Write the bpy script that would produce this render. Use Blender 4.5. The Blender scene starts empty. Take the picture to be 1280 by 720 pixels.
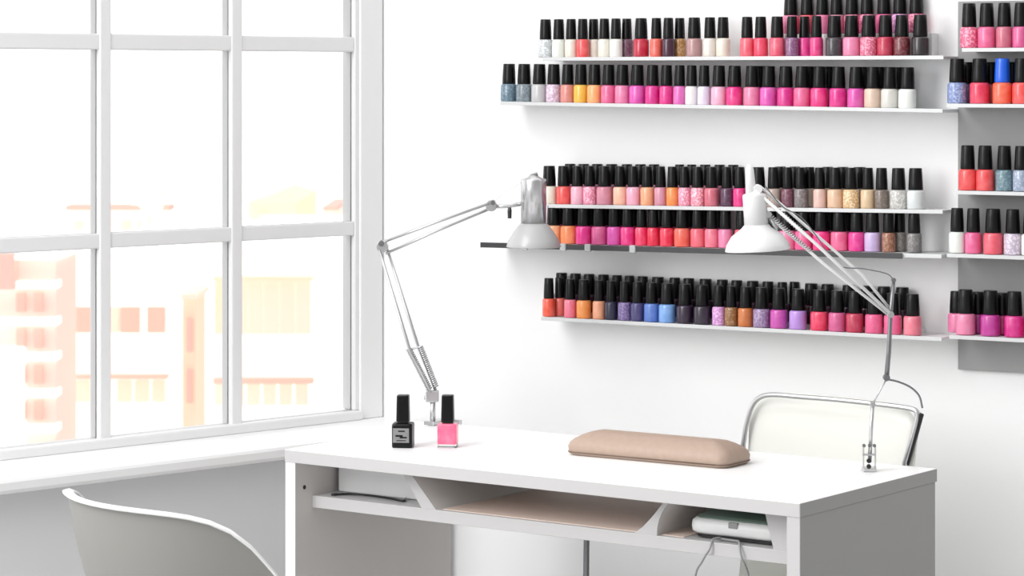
import bpy, bmesh, math, random
from mathutils import Vector, Matrix
random.seed(4)
C = bpy.context.scene.collection
sc = bpy.context.scene
PI = math.pi

# ------------------------------------------------------------------ camera
F, HZ, EYE = 3380.0, 100.0, 1.43          # focal length in pixels, horizon row, eye height
cam = bpy.data.cameras.new('camera'); co = bpy.data.objects.new('camera', cam); C.objects.link(co)
co.location = (0, 0, EYE); co.rotation_euler = (PI/2, 0, 0)
cam.sensor_width = 36; cam.lens = 36*F/1280; cam.shift_y = -(360-HZ)/1280
cam.clip_end = 500
cam.dof.use_dof = True; cam.dof.focus_distance = 5.1; cam.dof.aperture_fstop = 13
sc.camera = co
sc.view_settings.view_transform = 'Standard'; sc.view_settings.look = 'None'
sc.view_settings.exposure = .24; sc.view_settings.gamma = 1
sc.cycles.max_bounces = 8; sc.cycles.transparent_max_bounces = 12
sc.cycles.caustics_reflective = False; sc.cycles.caustics_refractive = False

def P(px, py, Y):                           # the point seen at a pixel, at distance Y
    return Vector(((px-640)/F*Y, Y, EYE-(py-HZ)/F*Y))
def zat(py, Y): return EYE-(py-HZ)*Y/F

# ------------------------------------------------------------------ materials
def nodes(m):
    m.use_nodes = True; t = m.node_tree
    return t, t.nodes['Principled BSDF']
def mat(name, col, rough=.5, metal=0, coat=0, spec=.5, noise=0, nscale=40, bump=0, emit=0, trans=0, sub=0):
    m = bpy.data.materials.new(name); t, b = nodes(m)
    c = (*col, 1)
    b.inputs['Base Color'].default_value = c; b.inputs['Roughness'].default_value = rough
    b.inputs['Metallic'].default_value = metal; b.inputs['Coat Weight'].default_value = coat
    b.inputs['Coat Roughness'].default_value = .08
    b.inputs['Specular IOR Level'].default_value = spec
    b.inputs['Transmission Weight'].default_value = trans
    if emit:
        b.inputs['Emission Color'].default_value = c; b.inputs['Emission Strength'].default_value = emit
    tc = t.nodes.new('ShaderNodeTexCoord'); n = t.nodes.new('ShaderNodeTexNoise')
    n.inputs['Scale'].default_value = nscale; n.inputs['Detail'].default_value = 4
    t.links.new(tc.outputs['Object'], n.inputs['Vector'])
    if noise:
        mx = t.nodes.new('ShaderNodeMix'); mx.data_type = 'RGBA'; mx.blend_type = 'MULTIPLY'
        mx.inputs[0].default_value = noise; mx.inputs[6].default_value = c
        rmp = t.nodes.new('ShaderNodeValToRGB'); rmp.color_ramp.elements[0].color = (.55,.55,.55,1)
        rmp.color_ramp.elements[0].position = .3; rmp.color_ramp.elements[1].position = .65
        t.links.new(n.outputs['Fac'], rmp.inputs[0]); t.links.new(rmp.outputs[0], mx.inputs[7])
        t.links.new(mx.outputs[2], b.inputs['Base Color'])
        if emit: t.links.new(mx.outputs[2], b.inputs['Emission Color'])
    if bump:
        bp = t.nodes.new('ShaderNodeBump'); bp.inputs['Strength'].default_value = bump; bp.inputs['Distance'].default_value = .001
        t.links.new(n.outputs['Fac'], bp.inputs['Height']); t.links.new(bp.outputs[0], b.inputs['Normal'])
    return m
def srgb(r, g, b):
    f = lambda v: ((v/255+.055)/1.055)**2.4 if v > 10 else v/255/12.92
    return (f(r), f(g), f(b))

M = {}
M['wall'] = mat('white wall paint', (.86,.86,.86), .7, noise=.03, nscale=3, bump=.05)
M['parapet'] = mat('lower wall paint', (.72,.72,.73), .75, noise=.03, nscale=3)
M['floor'] = mat('pale floor', (.55,.55,.55), .5, noise=.05, nscale=2)
M['frame'] = mat('window paint', (.80,.80,.80), .45, noise=.02)
M['sill'] = mat('sill paint', (.9,.9,.9), .4, noise=.02)
M['laminate'] = mat('white laminate', (.87,.87,.87), .35, noise=.02, nscale=6)
M['rail'] = mat('dark rail', (.045,.045,.048), .35, spec=.4, noise=.2)
M['edge'] = mat('laminate edge', (.52,.51,.51), .4, noise=.02, nscale=6)  # darker copy of the white laminate; front faces' shade put into the colour
M['tray'] = mat('beige tray lining', (.78,.63,.55), .55, noise=.1, nscale=8)
M['warm'] = mat('warm grey laminate', (.66,.63,.61), .5, noise=.03, nscale=6)
M['black'] = mat('black plastic', (.012,.012,.013), .35, noise=.1)
M['cap'] = mat('black glossy cap', (.003,.003,.0035), .32, spec=.28, noise=.1)
M['bluecap'] = mat('blue glossy cap', srgb(20,90,215), .3, coat=.3, noise=.1)
M['chrome'] = mat('brushed chrome', (.62,.62,.63), .28, metal=.9, noise=.12, nscale=60)
M['chrome_dark'] = mat('dark steel', (.25,.25,.26), .35, metal=.9, noise=.15, nscale=60)
M['lamp_white'] = mat('white lamp enamel', (.74,.74,.74), .3, coat=.3, noise=.02)
M['lamp_grey'] = mat('grey lamp enamel', (.44,.44,.44), .35, coat=.3, noise=.04)
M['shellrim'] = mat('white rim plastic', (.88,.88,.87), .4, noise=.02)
M['sideshade'] = mat('white laminate with painted shade', (.27,.265,.26), .45, noise=.03, nscale=6)  # white laminate on the side away from the window, its shade put into the colour
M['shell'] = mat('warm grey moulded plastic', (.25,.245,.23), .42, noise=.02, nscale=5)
M['cream'] = mat('cream plastic', (.84,.84,.79), .45, noise=.02, nscale=5)
M['leather'] = mat('tan leather', srgb(168,146,131), .55, noise=.15, nscale=90, bump=.25)
M['shelf'] = mat('white shelf acrylic', (.80,.81,.81), .3, noise=.02)
M['shelfedge'] = mat('shelf front edge', (.60,.605,.61), .35, noise=.05)
M['rackgrey'] = mat('grey rack panel', (.30,.30,.30), .6, noise=.05, nscale=5)
M['clip'] = mat('clear clip', (.85,.88,.88), .1, trans=.5, noise=.02)
M['white_cable'] = mat('white cable', (.85,.85,.85), .4, noise=.02)
M['lead'] = mat('light grey cable', (.30,.30,.31), .4, noise=.02)
M['grey_cable'] = mat('grey cable', (.12,.12,.13), .4, noise=.02)
M['devwhite'] = mat('device white plastic', (.82,.83,.82), .35, noise=.02)
M['devgreen'] = mat('device green lid', srgb(108,130,117), .25, coat=.3, noise=.05)
M['labelgrey'] = mat('grey label', (.22,.22,.22), .5, noise=.3, nscale=60)
M['glassclear'] = mat('clear base glass', (.92,.92,.92), .05, trans=.9, noise=.02)
M['spring'] = mat('steel spring', (.55,.55,.56), .3, metal=.9, noise=.1)

# glass pane: mostly clear with a faint sheen
def pane_mat():
    m = bpy.data.materials.new('window glass'); m.use_nodes = True; t = m.node_tree
    for n in list(t.nodes): t.nodes.remove(n)
    o = t.nodes.new('ShaderNodeOutputMaterial'); tr = t.nodes.new('ShaderNodeBsdfTransparent'); gl = t.nodes.new('ShaderNodeBsdfGlossy')
    gl.inputs['Roughness'].default_value = .02; mx = t.nodes.new('ShaderNodeMixShader'); lw = t.nodes.new('ShaderNodeFresnel'); lw.inputs['IOR'].default_value = 1.2
    t.links.new(lw.outputs[0], mx.inputs[0]); t.links.new(tr.outputs[0], mx.inputs[1]); t.links.new(gl.outputs[0], mx.inputs[2]); t.links.new(mx.outputs[0], o.inputs[0])
    return m
M['pane'] = pane_mat()

# nail polish: colour from each bottle's own object colour; glitter = flecks
def polish_mat(name, glitter):
    m = bpy.data.materials.new(name); t, b = nodes(m)
    oi = t.nodes.new('ShaderNodeObjectInfo'); tc = t.nodes.new('ShaderNodeTexCoord')
    b.inputs['Roughness'].default_value = .3; b.inputs['Coat Weight'].default_value = .45; b.inputs['Coat Roughness'].default_value = .12
    v = t.nodes.new('ShaderNodeTexVoronoi' if glitter else 'ShaderNodeTexNoise')
    v.inputs['Scale'].default_value = 330 if glitter else 60
    add = t.nodes.new('ShaderNodeVectorMath'); add.operation = 'ADD'
    t.links.new(tc.outputs['Object'], add.inputs[0]); t.links.new(oi.outputs['Random'], add.inputs[1]); t.links.new(add.outputs[0], v.inputs['Vector'])
    mx = t.nodes.new('ShaderNodeMix'); mx.data_type = 'RGBA'; mx.blend_type = 'MIX'
    rmp = t.nodes.new('ShaderNodeValToRGB'); rmp.color_ramp.interpolation = 'LINEAR'
    hs = t.nodes.new('ShaderNodeHueSaturation')
    t.links.new(oi.outputs['Color'], hs.inputs['Color'])
    if glitter:
        sx = t.nodes.new('ShaderNodeSeparateColor'); t.links.new(v.outputs['Color'], sx.inputs[0])
        rmp.color_ramp.elements[0].position = .55; rmp.color_ramp.elements[1].position = .75
        t.links.new(sx.outputs[0], rmp.inputs[0]); hs.inputs['Value'].default_value = 1.45; hs.inputs['Saturation'].default_value = .75
    else:
        rmp.color_ramp.elements[0].position = .35; rmp.color_ramp.elements[1].position = .7; rmp.color_ramp.elements[1].color = (.35,.35,.35,1)
        t.links.new(v.outputs[0], rmp.inputs[0]); hs.inputs['Value'].default_value = 1.25; hs.inputs['Saturation'].default_value = .8
    t.links.new(rmp.outputs[0], mx.inputs[0]); t.links.new(oi.outputs['Color'], mx.inputs[6]); t.links.new(hs.outputs[0], mx.inputs[7])
    t.links.new(mx.outputs[2], b.inputs['Base Color'])
    return m
M['creme'] = polish_mat('creme polish', False)
M['glitter'] = polish_mat('glitter polish', True)

# ------------------------------------------------------------------ mesh helpers
def obj(name, bm, m, parent=None, smooth=False, bev=0, loc=None, rotz=None):
    me = bpy.data.meshes.new(name)
    bmesh.ops.recalc_face_normals(bm, faces=bm.faces)
    bm.to_mesh(me); bm.free()
    if m: me.materials.append(m)
    o = bpy.data.objects.new(name, me); C.objects.link(o)
    if parent: o.parent = parent
    if loc is not None: o.location = loc
    if rotz is not None: o.rotation_euler = (0, 0, rotz)
    if smooth:
        for p in me.polygons: p.use_smooth = True
    if bev:
        bv = o.modifiers.new('soft edges', 'BEVEL'); bv.width = bev; bv.segments = 2; bv.limit_method = 'ANGLE'; bv.angle_limit = .7
    return o
def tag(o, label, cat, group=None):
    o['label'] = label; o['category'] = cat
    if group: o['group'] = group
    return o
def thing(name, label, cat, loc=(0,0,0), rotz=0, group=None):
    o = bpy.data.objects.new(name, None); C.objects.link(o); o.empty_display_size = .05
    o.location = loc; o.rotation_euler = (0, 0, rotz)
    return tag(o, label, cat, group)
def struct(name, bm, m, parent=None, **k):
    o = obj(name, bm, m, parent, **k)
    if not parent: o['kind'] = 'structure'
    return o
def box(bm, x0, x1, y0, y1, z0, z1):
    v = [bm.verts.new((x, y, z)) for x in (x0, x1) for y in (y0, y1) for z in (z0, z1)]
    for f in ((0,1,3,2),(4,6,7,5),(0,4,5,1),(2,3,7,6),(0,2,6,4),(1,5,7,3)): bm.faces.new([v[i] for i in f])
    return bm
def nb(): return bmesh.new()
def bx(*a): return box(nb(), *a)
def prism(bm, poly, axis, a, b):
    """poly of 2-D points extruded between a and b on axis: 'y' -> poly is (x,z); 'x' -> (y,z); 'z' -> (x,y)"""
    def mk(p, t): return {'y': (p[0], t, p[1]), 'x': (t, p[0], p[1]), 'z': (p[0], p[1], t)}[axis]
    A = [bm.verts.new(mk(p, a)) for p in poly]; B = [bm.verts.new(mk(p, b)) for p in poly]
    n = len(poly)
    bm.faces.new(A); bm.faces.new(B[::-1])
    for i in range(n): bm.faces.new((A[i], B[i], B[(i+1) % n], A[(i+1) % n]))
    return bm
def lathe(bm, prof, n=24, sq=None, mtx=None):
    """profile of (r,z); sq(z-index) gives a superellipse exponent to square the ring off"""
    rings = []
    for k, (r, z) in enumerate(prof):
        ring = []
        for i in range(n):
            a = 2*PI*i/n; ca, sa = math.cos(a), math.sin(a)
            if sq:
                e = 2/sq; x = math.copysign(abs(ca)**e, ca)*r; y = math.copysign(abs(sa)**e, sa)*r
            else: x, y = ca*r, sa*r
            v = Vector((x, y, z))
            if mtx: v = mtx @ v
            ring.append(bm.verts.new(v))
        rings.append(ring)
    for a, b in zip(rings, rings[1:]):
        for i in range(n): bm.faces.new((a[i], a[(i+1) % n], b[(i+1) % n], b[i]))
    if prof[0][0] > 1e-5: bm.faces.new(rings[0][::-1])
    if prof[-1][0] > 1e-5: bm.faces.new(rings[-1])
    return bm
def spline(pts, sub=8, closed=False):
    pts = [Vector(p) for p in pts]; out = []
    n = len(pts)
    for i in range(n if closed else n-1):
        p0 = pts[(i-1) % n] if closed or i > 0 else pts[0]*2-pts[1]
        p1 = pts[i]; p2 = pts[(i+1) % n]
        p3 = pts[(i+2) % n] if closed or i+2 < n else pts[-1]*2-pts[-2]
        for k in range(sub):
            t = k/sub
            out.append(.5*((2*p1)+(p2-p0)*t+(2*p0-5*p1+4*p2-p3)*t*t+(3*p1-p0-3*p2+p3)*t**3))
    if not closed: out.append(pts[-1])
    return out
def tube(bm, pts, r, n=10):
    pts = [Vector(p) for p in pts]; rings = []
    up = None
    for i, p in enumerate(pts):
        d = (pts[min(i+1, len(pts)-1)]-pts[max(i-1, 0)]).normalized()
        if up is None:
            up = Vector((0, 0, 1)) if abs(d.z) < .9 else Vector((1, 0, 0))
        s = d.cross(up).normalized(); up = s.cross(d).normalized()
        rr = r[i] if isinstance(r, (list, tuple)) else r
        rings.append([bm.verts.new(p+rr*(math.cos(2*PI*k/n)*s+math.sin(2*PI*k/n)*up)) for k in range(n)])
    for a, b in zip(rings, rings[1:]):
        for k in range(n): bm.faces.new((a[k], b[k], b[(k+1) % n], a[(k+1) % n]))
    bm.faces.new(rings[0][::-1]); bm.faces.new(rings[-1])
    return bm
def coil(bm, a, b, R, r, turns):
    a, b = Vector(a), Vector(b); d = (b-a); L = d.length; d.normalize()
    s = d.cross(Vector((0, 1, .2))).normalized(); u = s.cross(d)
    n = turns*9
    tube(bm, [a+d*L*i/n+R*(math.cos(2*PI*i/9)*s+math.sin(2*PI*i/9)*u) for i in range(n+1)], r, 5)
    return bm

# ------------------------------------------------------------------ the room's own axes
CY = 5.95; CX = (472-640)/F*CY                          # the corner
VL, VR = -5200, 4200
_u = Vector(((640-VL), -F)).normalized()                # along the back wall, away from the corner
_n = Vector((_u.y, -_u.x))                              # out of the back wall into the room
RW = math.atan2(_u.y, _u.x)
def W(s, d, z): return Vector((CX+s*_u.x+d*_n.x, CY+s*_u.y+d*_n.y, z))
def wall_s(px, d):
    k = (px-640)/F
    return (k*(CY+d*_n.y)-CX-d*_n.x)/(_u.x-k*_u.y)
_w = Vector((-(VR-640), -F)).normalized()               # along the window wall, away from the corner
_m = Vector((-_w.y, _w.x))                              # out of the window wall into the room
RV = math.atan2(_w.y, _w.x)
def T(t, d, z): return Vector((CX+t*_w.x+d*_m.x, CY+t*_w.y+d*_m.y, z))
def win_t(px, d):
    k = (px-640)/F
    return (k*(CY+d*_m.y)-CX-d*_m.x)/(_w.x-k*_w.y)

# ---- shell: placed on its axes; local x runs along the wall
def wallbox(name, m, x0, x1, y0, y1, z0, z1, rot, **k):
    return struct(name, bx(x0, x1, y0, y1, z0, z1), m, loc=(CX, CY, 0), rotz=rot, **k)
# back wall: local +x = _u, local +y = -_n (into the wall)
wallbox('wall_back', M['wall'], -.02, 3.6, 0, .15, 0, 3.1, RW)
# window wall: local +x = _w, local -y = ... _m is local +y rotated: check sign
SGN = 1 if Vector((-math.sin(RV), math.cos(RV))).dot(_m) > 0 else -1
def wb(x0, x1, d0, d1, z0, z1, bm=None):                # window-wall box from distances along it and off it
    a, b = sorted((d0*SGN, d1*SGN))
    return box(bm or nb(), x0, x1, a, b, z0, z1)
def wallw(name, m, *a, **k): return struct(name, wb(*a), m, loc=(CX, CY, 0), rotz=RV, **k)
SILL = .69
fl = struct('floor', bx(-6, 6, -2, 9, -.1, 0), M['floor'])
t_j = win_t(446, .02)
wallw('wall_left', M['parapet'], -.02, 3.6, .0, .20, 0, SILL-.03)
wallw('trim_1', M['wall'], 0, t_j-.012, -.03, .018, SILL, 3.1, bev=.003)      # reveal between window and corner
WEND = win_t(-640, 0)
wallw('trim_2', M['wall'], WEND, 3.6, -.13, .018, SILL, 3.1)
sill = wallw('trim_3', M['sill'], -.02, 3.6, -.1, .235, SILL-.03, SILL, bev=.008)

# ---- window: frame, mullions, transoms and panes
wd = bpy.data.objects.new('window_1', None); C.objects.link(wd); wd.location = (CX, CY, 0); wd.rotation_euler = (0, 0, RV); wd['kind'] = 'structure'
DF = .014
mull = [(290, 303.5), (125, 139.5)]
cols = [(win_t(b, DF), win_t(a, DF)) for a, b in mull]
step = cols[1][0]-cols[0][0]; wdt = cols[1][1]-cols[1][0]
for k in range(1, 20):
    c0 = cols[1][0]+step*k
    if c0+wdt < WEND-.02: cols.append((c0, c0+wdt))
Yt = T(win_t(220, DF), DF, 0).y
tr = [(zat(63, Yt), zat(43.2, Yt)), (zat(306, Yt), zat(287.3, Yt))]
gap = tr[0][0]-tr[1][1]
tr.insert(0, (tr[0][1]+gap, tr[0][1]+gap+.03))
zb0, zb1 = SILL, zat(538, Yt)
bm = nb()
wb(t_j-.014, WEND, -.025, DF+.012, zb0, zb1, bm)                       # bottom rail
wb(t_j-.014, WEND, -.03, DF, tr[0][0], tr[0][0]+.06, bm)         # head
wb(t_j-.014, t_j, -.03, DF, zb1, tr[0][0], bm); wb(WEND-.04, WEND, -.03, DF, zb1, tr[0][0], bm)
obj('window_frame', bm, M['frame'], wd, bev=.003)
for a, b in cols: obj('mullion', wb(a, b, -.022, DF, zb1-.004, tr[0][0]+.004), M['frame'], wd, bev=.003)
for a, b in tr[1:]: obj('transom', wb(t_j, WEND-.03, -.020, DF-.002, a, b), M['frame'], wd, bev=.003)
zs = [zb1, tr[2][0], tr[2][1], tr[1][0], tr[1][1], tr[0][0]]
xs = [t_j] + [v for c in cols for v in c] + [WEND-.04]
for i in range(0, len(xs)-1, 2):
    for j in range(0, 6, 2):
        obj('pane', wb(xs[i], xs[i+1], -.002, .002, zs[j], zs[j+1]), M['pane'], wd)
# wall above the window head
wallw('trim_4', M['wall'], 0, 3.6, -.13, .018, tr[0][0]+.06, 3.1)

# ------------------------------------------------------------------ outside, far beyond the glass
def pale(name, r, g, b, e=.42): return mat(name, srgb(r, g, b), .95, noise=.05, nscale=.35, emit=.5 if name == 'glowing white render' else .33, spec=.1)  # outdoor glare and haze put in: pale colours with their own emission
X = dict(white=pale('glowing white render', 255,253,250,.7), pink=pale('pale brick', 252,206,196,.45), pink2=pale('deeper brick', 246,182,172,.45), peach=pale('peach stone', 252,208,186,.5),
         glass=pale('pale window', 242,180,168,.45), peachglass=pale('peach window', 247,214,198,.5), yellow=pale('pale yellow stone', 250,230,196,.5), ground=pale('bright paving', 250,246,240,.4), leaf=pale('glowing pale leaves', 253,240,226,.55),
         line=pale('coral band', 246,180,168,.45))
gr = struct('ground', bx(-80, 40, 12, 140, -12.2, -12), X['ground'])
def blk(px0, px1, py0, py1, Y, dep, bm=None, zbot=None):
    a = P(px0, py1, Y); b = P(px1, py0, Y)
    return box(bm or nb(), a.x, b.x, Y, Y+dep, a.z if zbot is None else zbot, b.z)
def building(name, label, px0, px1, py0, Y, dep, m):
    r = thing(name, label, 'building', (P((px0+px1)/2, 0, Y).x, Y, -12))
    def part(n, bm, mm, **k):
        o = obj(n, bm, mm, r, **k); o.location = -r.location; return o
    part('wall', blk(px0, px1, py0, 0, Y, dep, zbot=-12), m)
    return r, part
# pink brick block
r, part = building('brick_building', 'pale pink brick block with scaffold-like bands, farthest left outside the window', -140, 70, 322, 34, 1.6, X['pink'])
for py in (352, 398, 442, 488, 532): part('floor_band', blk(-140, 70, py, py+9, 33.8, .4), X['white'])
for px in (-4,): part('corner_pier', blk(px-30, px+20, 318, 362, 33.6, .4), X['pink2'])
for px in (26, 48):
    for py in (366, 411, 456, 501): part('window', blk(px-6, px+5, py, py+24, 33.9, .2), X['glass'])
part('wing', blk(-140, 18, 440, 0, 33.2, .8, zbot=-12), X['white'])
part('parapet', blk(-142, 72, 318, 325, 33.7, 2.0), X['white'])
# central white block
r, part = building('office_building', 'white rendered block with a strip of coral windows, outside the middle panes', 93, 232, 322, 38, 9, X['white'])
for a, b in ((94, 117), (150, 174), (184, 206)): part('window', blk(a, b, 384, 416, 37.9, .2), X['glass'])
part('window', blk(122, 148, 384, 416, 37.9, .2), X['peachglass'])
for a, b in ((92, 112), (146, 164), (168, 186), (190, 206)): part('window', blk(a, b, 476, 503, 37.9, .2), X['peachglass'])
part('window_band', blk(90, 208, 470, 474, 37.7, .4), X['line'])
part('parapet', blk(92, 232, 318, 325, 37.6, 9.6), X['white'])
# peach pier building
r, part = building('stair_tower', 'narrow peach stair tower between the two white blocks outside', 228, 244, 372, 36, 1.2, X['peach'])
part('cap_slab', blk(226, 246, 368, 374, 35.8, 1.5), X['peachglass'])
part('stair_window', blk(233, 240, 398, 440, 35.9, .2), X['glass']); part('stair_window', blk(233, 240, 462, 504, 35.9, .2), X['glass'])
# right white block
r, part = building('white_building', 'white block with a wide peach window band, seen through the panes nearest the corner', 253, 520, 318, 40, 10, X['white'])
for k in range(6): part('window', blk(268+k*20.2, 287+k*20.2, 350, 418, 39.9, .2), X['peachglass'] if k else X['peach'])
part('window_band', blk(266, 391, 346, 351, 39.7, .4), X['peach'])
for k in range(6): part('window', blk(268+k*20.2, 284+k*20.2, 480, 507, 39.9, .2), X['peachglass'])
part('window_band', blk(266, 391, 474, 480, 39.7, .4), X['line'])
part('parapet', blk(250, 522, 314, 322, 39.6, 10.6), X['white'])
# more distant houses
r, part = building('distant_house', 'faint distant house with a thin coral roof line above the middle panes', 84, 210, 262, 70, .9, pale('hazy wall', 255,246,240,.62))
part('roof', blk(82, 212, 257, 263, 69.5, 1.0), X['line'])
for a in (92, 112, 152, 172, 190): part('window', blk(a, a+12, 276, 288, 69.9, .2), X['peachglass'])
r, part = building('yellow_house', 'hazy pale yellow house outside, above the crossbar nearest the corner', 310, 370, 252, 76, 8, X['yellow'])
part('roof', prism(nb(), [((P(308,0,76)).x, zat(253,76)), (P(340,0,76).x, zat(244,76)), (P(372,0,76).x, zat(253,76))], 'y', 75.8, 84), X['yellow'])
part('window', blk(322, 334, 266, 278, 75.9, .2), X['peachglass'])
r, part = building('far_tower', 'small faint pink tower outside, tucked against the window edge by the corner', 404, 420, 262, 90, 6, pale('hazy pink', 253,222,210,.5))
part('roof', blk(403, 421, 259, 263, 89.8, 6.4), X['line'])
# a far tree
def tree(px, py, Y, R, label):
    base = P(px, py, Y); r = thing('tree', label, 'tree', (base.x, Y, -12))
    b = tube(nb(), [(0, 0, 0), (.1, 0, (base.z+12)*.5), (0, 0, base.z+12)], [.35, .25, .1], 8); obj('trunk', b, X['leaf'], r, smooth=True)
    b = nb()
    for i in range(60):
        v = Vector((random.gauss(0, 1), random.gauss(0, 1), random.gauss(0, .8))); v = v.normalized()*R*random.uniform(.4, 1)
        bmesh.ops.create_icosphere(b, subdivisions=1, radius=R*random.uniform(.14, .3), matrix=Matrix.Translation(v+Vector((0, 0, base.z+12))))
    obj('crown', b, X['leaf'], r)
tree(182, 240, 66, .55, 'faint peach coloured tree top outside, over the middle pane of the window')

# ------------------------------------------------------------------ the desk
DT = .74
def onplane(px, py, z):
    Y = (EYE-z)*F/(py-HZ); return Vector(((px-640)/F*Y, Y, z))
FR, FL = onplane(1000, 629.3, DT), onplane(356, 561.7, DT)
_e = (FR-FL).to_2d(); LEN = _e.length; _e.normalize(); _g = Vector((-_e.y, _e.x))
DEP = .487; RD = math.atan2(_e.y, _e.x)
def D(x, y, z): return Vector((FL.x+_e.x*x+_g.x*y, FL.y+_e.y*x+_g.y*y, z))
def todesk(p): q = (p-FL).to_2d(); return q.dot(_e), q.dot(_g)
def deskpt(px, py, z): return todesk(onplane(px, py, z))        # local x, y of a spot on a level plane
def deskg(px, py, g):                                           # local x and height of a spot on the upright plane y=g
    k = (px-640)/F; o = D(0, g, 0)
    x = (k*o.y-o.x)/(_e.x-k*_e.y); Y = D(x, g, 0).y
    return x, zat(py, Y)
desk = thing('manicure_desk', 'white manicure desk with an open divided tray under its top', 'desk', D(0, 0, 0), RD)
TH = .0235
obj('desktop', bx(0, LEN, 0, DEP, DT-TH, DT), M['laminate'], desk, bev=.0012)
obj('edge_band', bx(.0006, LEN-.0006, -.0006, .0004, DT-TH+.0006, DT-.0008), M['edge'], desk)
pl = obj('side_panel', bx(.001, .024, .003, DEP-.004, 0, DT-TH), M['warm'], desk, bev=.001)
obj('edge_strip', bx(.0008, .0242, .001, .0032, 0, DT-TH), M['laminate'], pl)
obj('screw_hole', lathe(nb(), [(.004, 0), (.004, .0012)], 12, mtx=Matrix.Translation((.0236, .028, .668)) @ Matrix.Rotation(PI/2, 4, 'Y')), M['black'], pl)
pr = obj('side_panel', bx(LEN-.025, LEN-.001, .003, DEP-.004, 0, DT-TH), M['sideshade'], desk, bev=.001)
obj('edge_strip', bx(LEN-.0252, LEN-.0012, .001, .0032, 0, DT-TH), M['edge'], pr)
obj('edge_band', bx(LEN-.0004, LEN+.0006, .0006, DEP-.0006, DT-TH+.0006, DT-.0006), M['sideshade'], desk)  # thin face over the slab end, carrying its painted shade
TZ = .65
tr_ = obj('tray', bx(.024, LEN-.025, .05, DEP-.02, TZ-.0225, TZ), M['edge'], desk, bev=.001)
obj('tray_lining', bx(.325, .84, .062, DEP-.024, TZ, TZ+.0012), M['tray'], tr_)
def divider(poly, y0=.052, y1=DEP-.022, m=M['warm'], fm=M['edge']):
    o = obj('divider', prism(nb(), poly, 'y', y0, y1), m, desk)
    obj('divider_edge', prism(nb(), poly, 'y', y0-.002, y0), fm, o); return o
top = DT-TH-.0005
def q(px, py): x, z = deskg(px, py, .05); return (x, max(TZ, min(top, z)))
a, b = q(545, 637)[0], q(527, 634)[0]
ta, tb = deskg(515, 597, .05)[0], deskg(505, 596, .05)[0]
divider([(b, TZ), (a, TZ), (ta-.008, top), (tb-.008, top)])
# the other divider is a curved bracket, broad at the foot
xl, xr_, tl, trr = deskg(793, 667, .05)[0], deskg(821, 671, .05)[0], deskg(833, 630, .05)[0], deskg(840, 630, .05)[0]
L_ = [(xl+(tl-xl)*(t**.8), TZ+(top-TZ)*t) for t in (0, .2, .4, .6, .8, 1)]
R_ = [(xr_+(trr-xr_)*(t**2.2), TZ+(top-TZ)*t) for t in (1, .8, .6, .4, .2, 0)]
divider(L_+R_)
x0, x1 = deskg(967, 690, .05)[0], deskg(955, 645, .05)[0]
divider([(x0, TZ), (LEN-.0252, TZ), (LEN-.0252, top), (x1, top)], y1=.064, fm=M['edge'])

# storage box, cable and lamp device on the tray
bxo = obj('storage_box', bx(0, .205, 0, .26, 0, .058), M['laminate'], None, bev=.003, loc=D(.034, .115, TZ+.0006), rotz=RD)
tag(bxo, 'plain white storage box pushed into the far end compartment of the desk tray', 'box')
cab = [D(*deskpt(px, py, TZ+.003), TZ+.003) for px, py in ((414, 618.2), (440, 617.5), (468, 620), (490, 623.5), (504, 626), (507, 623))]
tag(obj('black_cable', tube(nb(), spline(cab, 6), .0022, 8), M['black'], None, smooth=True), 'short black cable lying in front of the white storage box on the tray', 'cable')

dx0, dx1 = deskpt(863, 670, TZ)[0], deskpt(962, 688, TZ)[0]
dev = thing('nail_lamp', 'white rounded nail lamp with a green lid, under the desktop in the tray', 'nail lamp', D((dx0+dx1)/2, .07, TZ+.0018), RD)
hw = (dx1-dx0)/2
def rrect(hx, y0, y1, r, n=5):
    pts = []
    for cx, cy, a0 in ((hx-r, y0+r, -PI/2), (hx-r, y1-r, 0), (-hx+r, y1-r, PI/2), (-hx+r, y0+r, PI)):
        for k in range(n+1):
            a = a0+PI/2*k/n; pts.append((cx+r*math.cos(a), cy+r*math.sin(a)))
    return pts
def loft(bm, rings):
    R = [[bm.verts.new(p) for p in ring] for ring in rings]
    n = len(R[0])
    for a, b in zip(R, R[1:]):
        for i in range(n): bm.faces.new((a[i], a[(i+1) % n], b[(i+1) % n], b[i]))
    bm.faces.new(R[0][::-1]); bm.faces.new(R[-1]); return bm
prof = [(.006, .006), (.001, .010), (0, .018), (.001, .027), (.006, .032)]
obj('housing', loft(nb(), [[(x, y, z) for x, y in rrect(hw-i, i, .2-i, .022)] for i, z in prof]), M['devwhite'], dev, smooth=True)
obj('lid', loft(nb(), [[(x, y, z+max(0, y-.01)*.10) for x, y in rrect(hw-i, i, .2-i, .02)] for i, z in ((.007, .030), (.009, .034), (.016, .036))]), M['devgreen'], dev, smooth=False)
obj('foot_rim', loft(nb(), [[(x, y, z) for x, y in rrect(hw-.008, .008, .192, .02)] for z in (0, .006)]), M['black'], dev)
obj('hand_slot', bx(-.008, .010, -.0012, .01, .021, .031), M['rackgrey'], dev, bev=.001)
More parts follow.
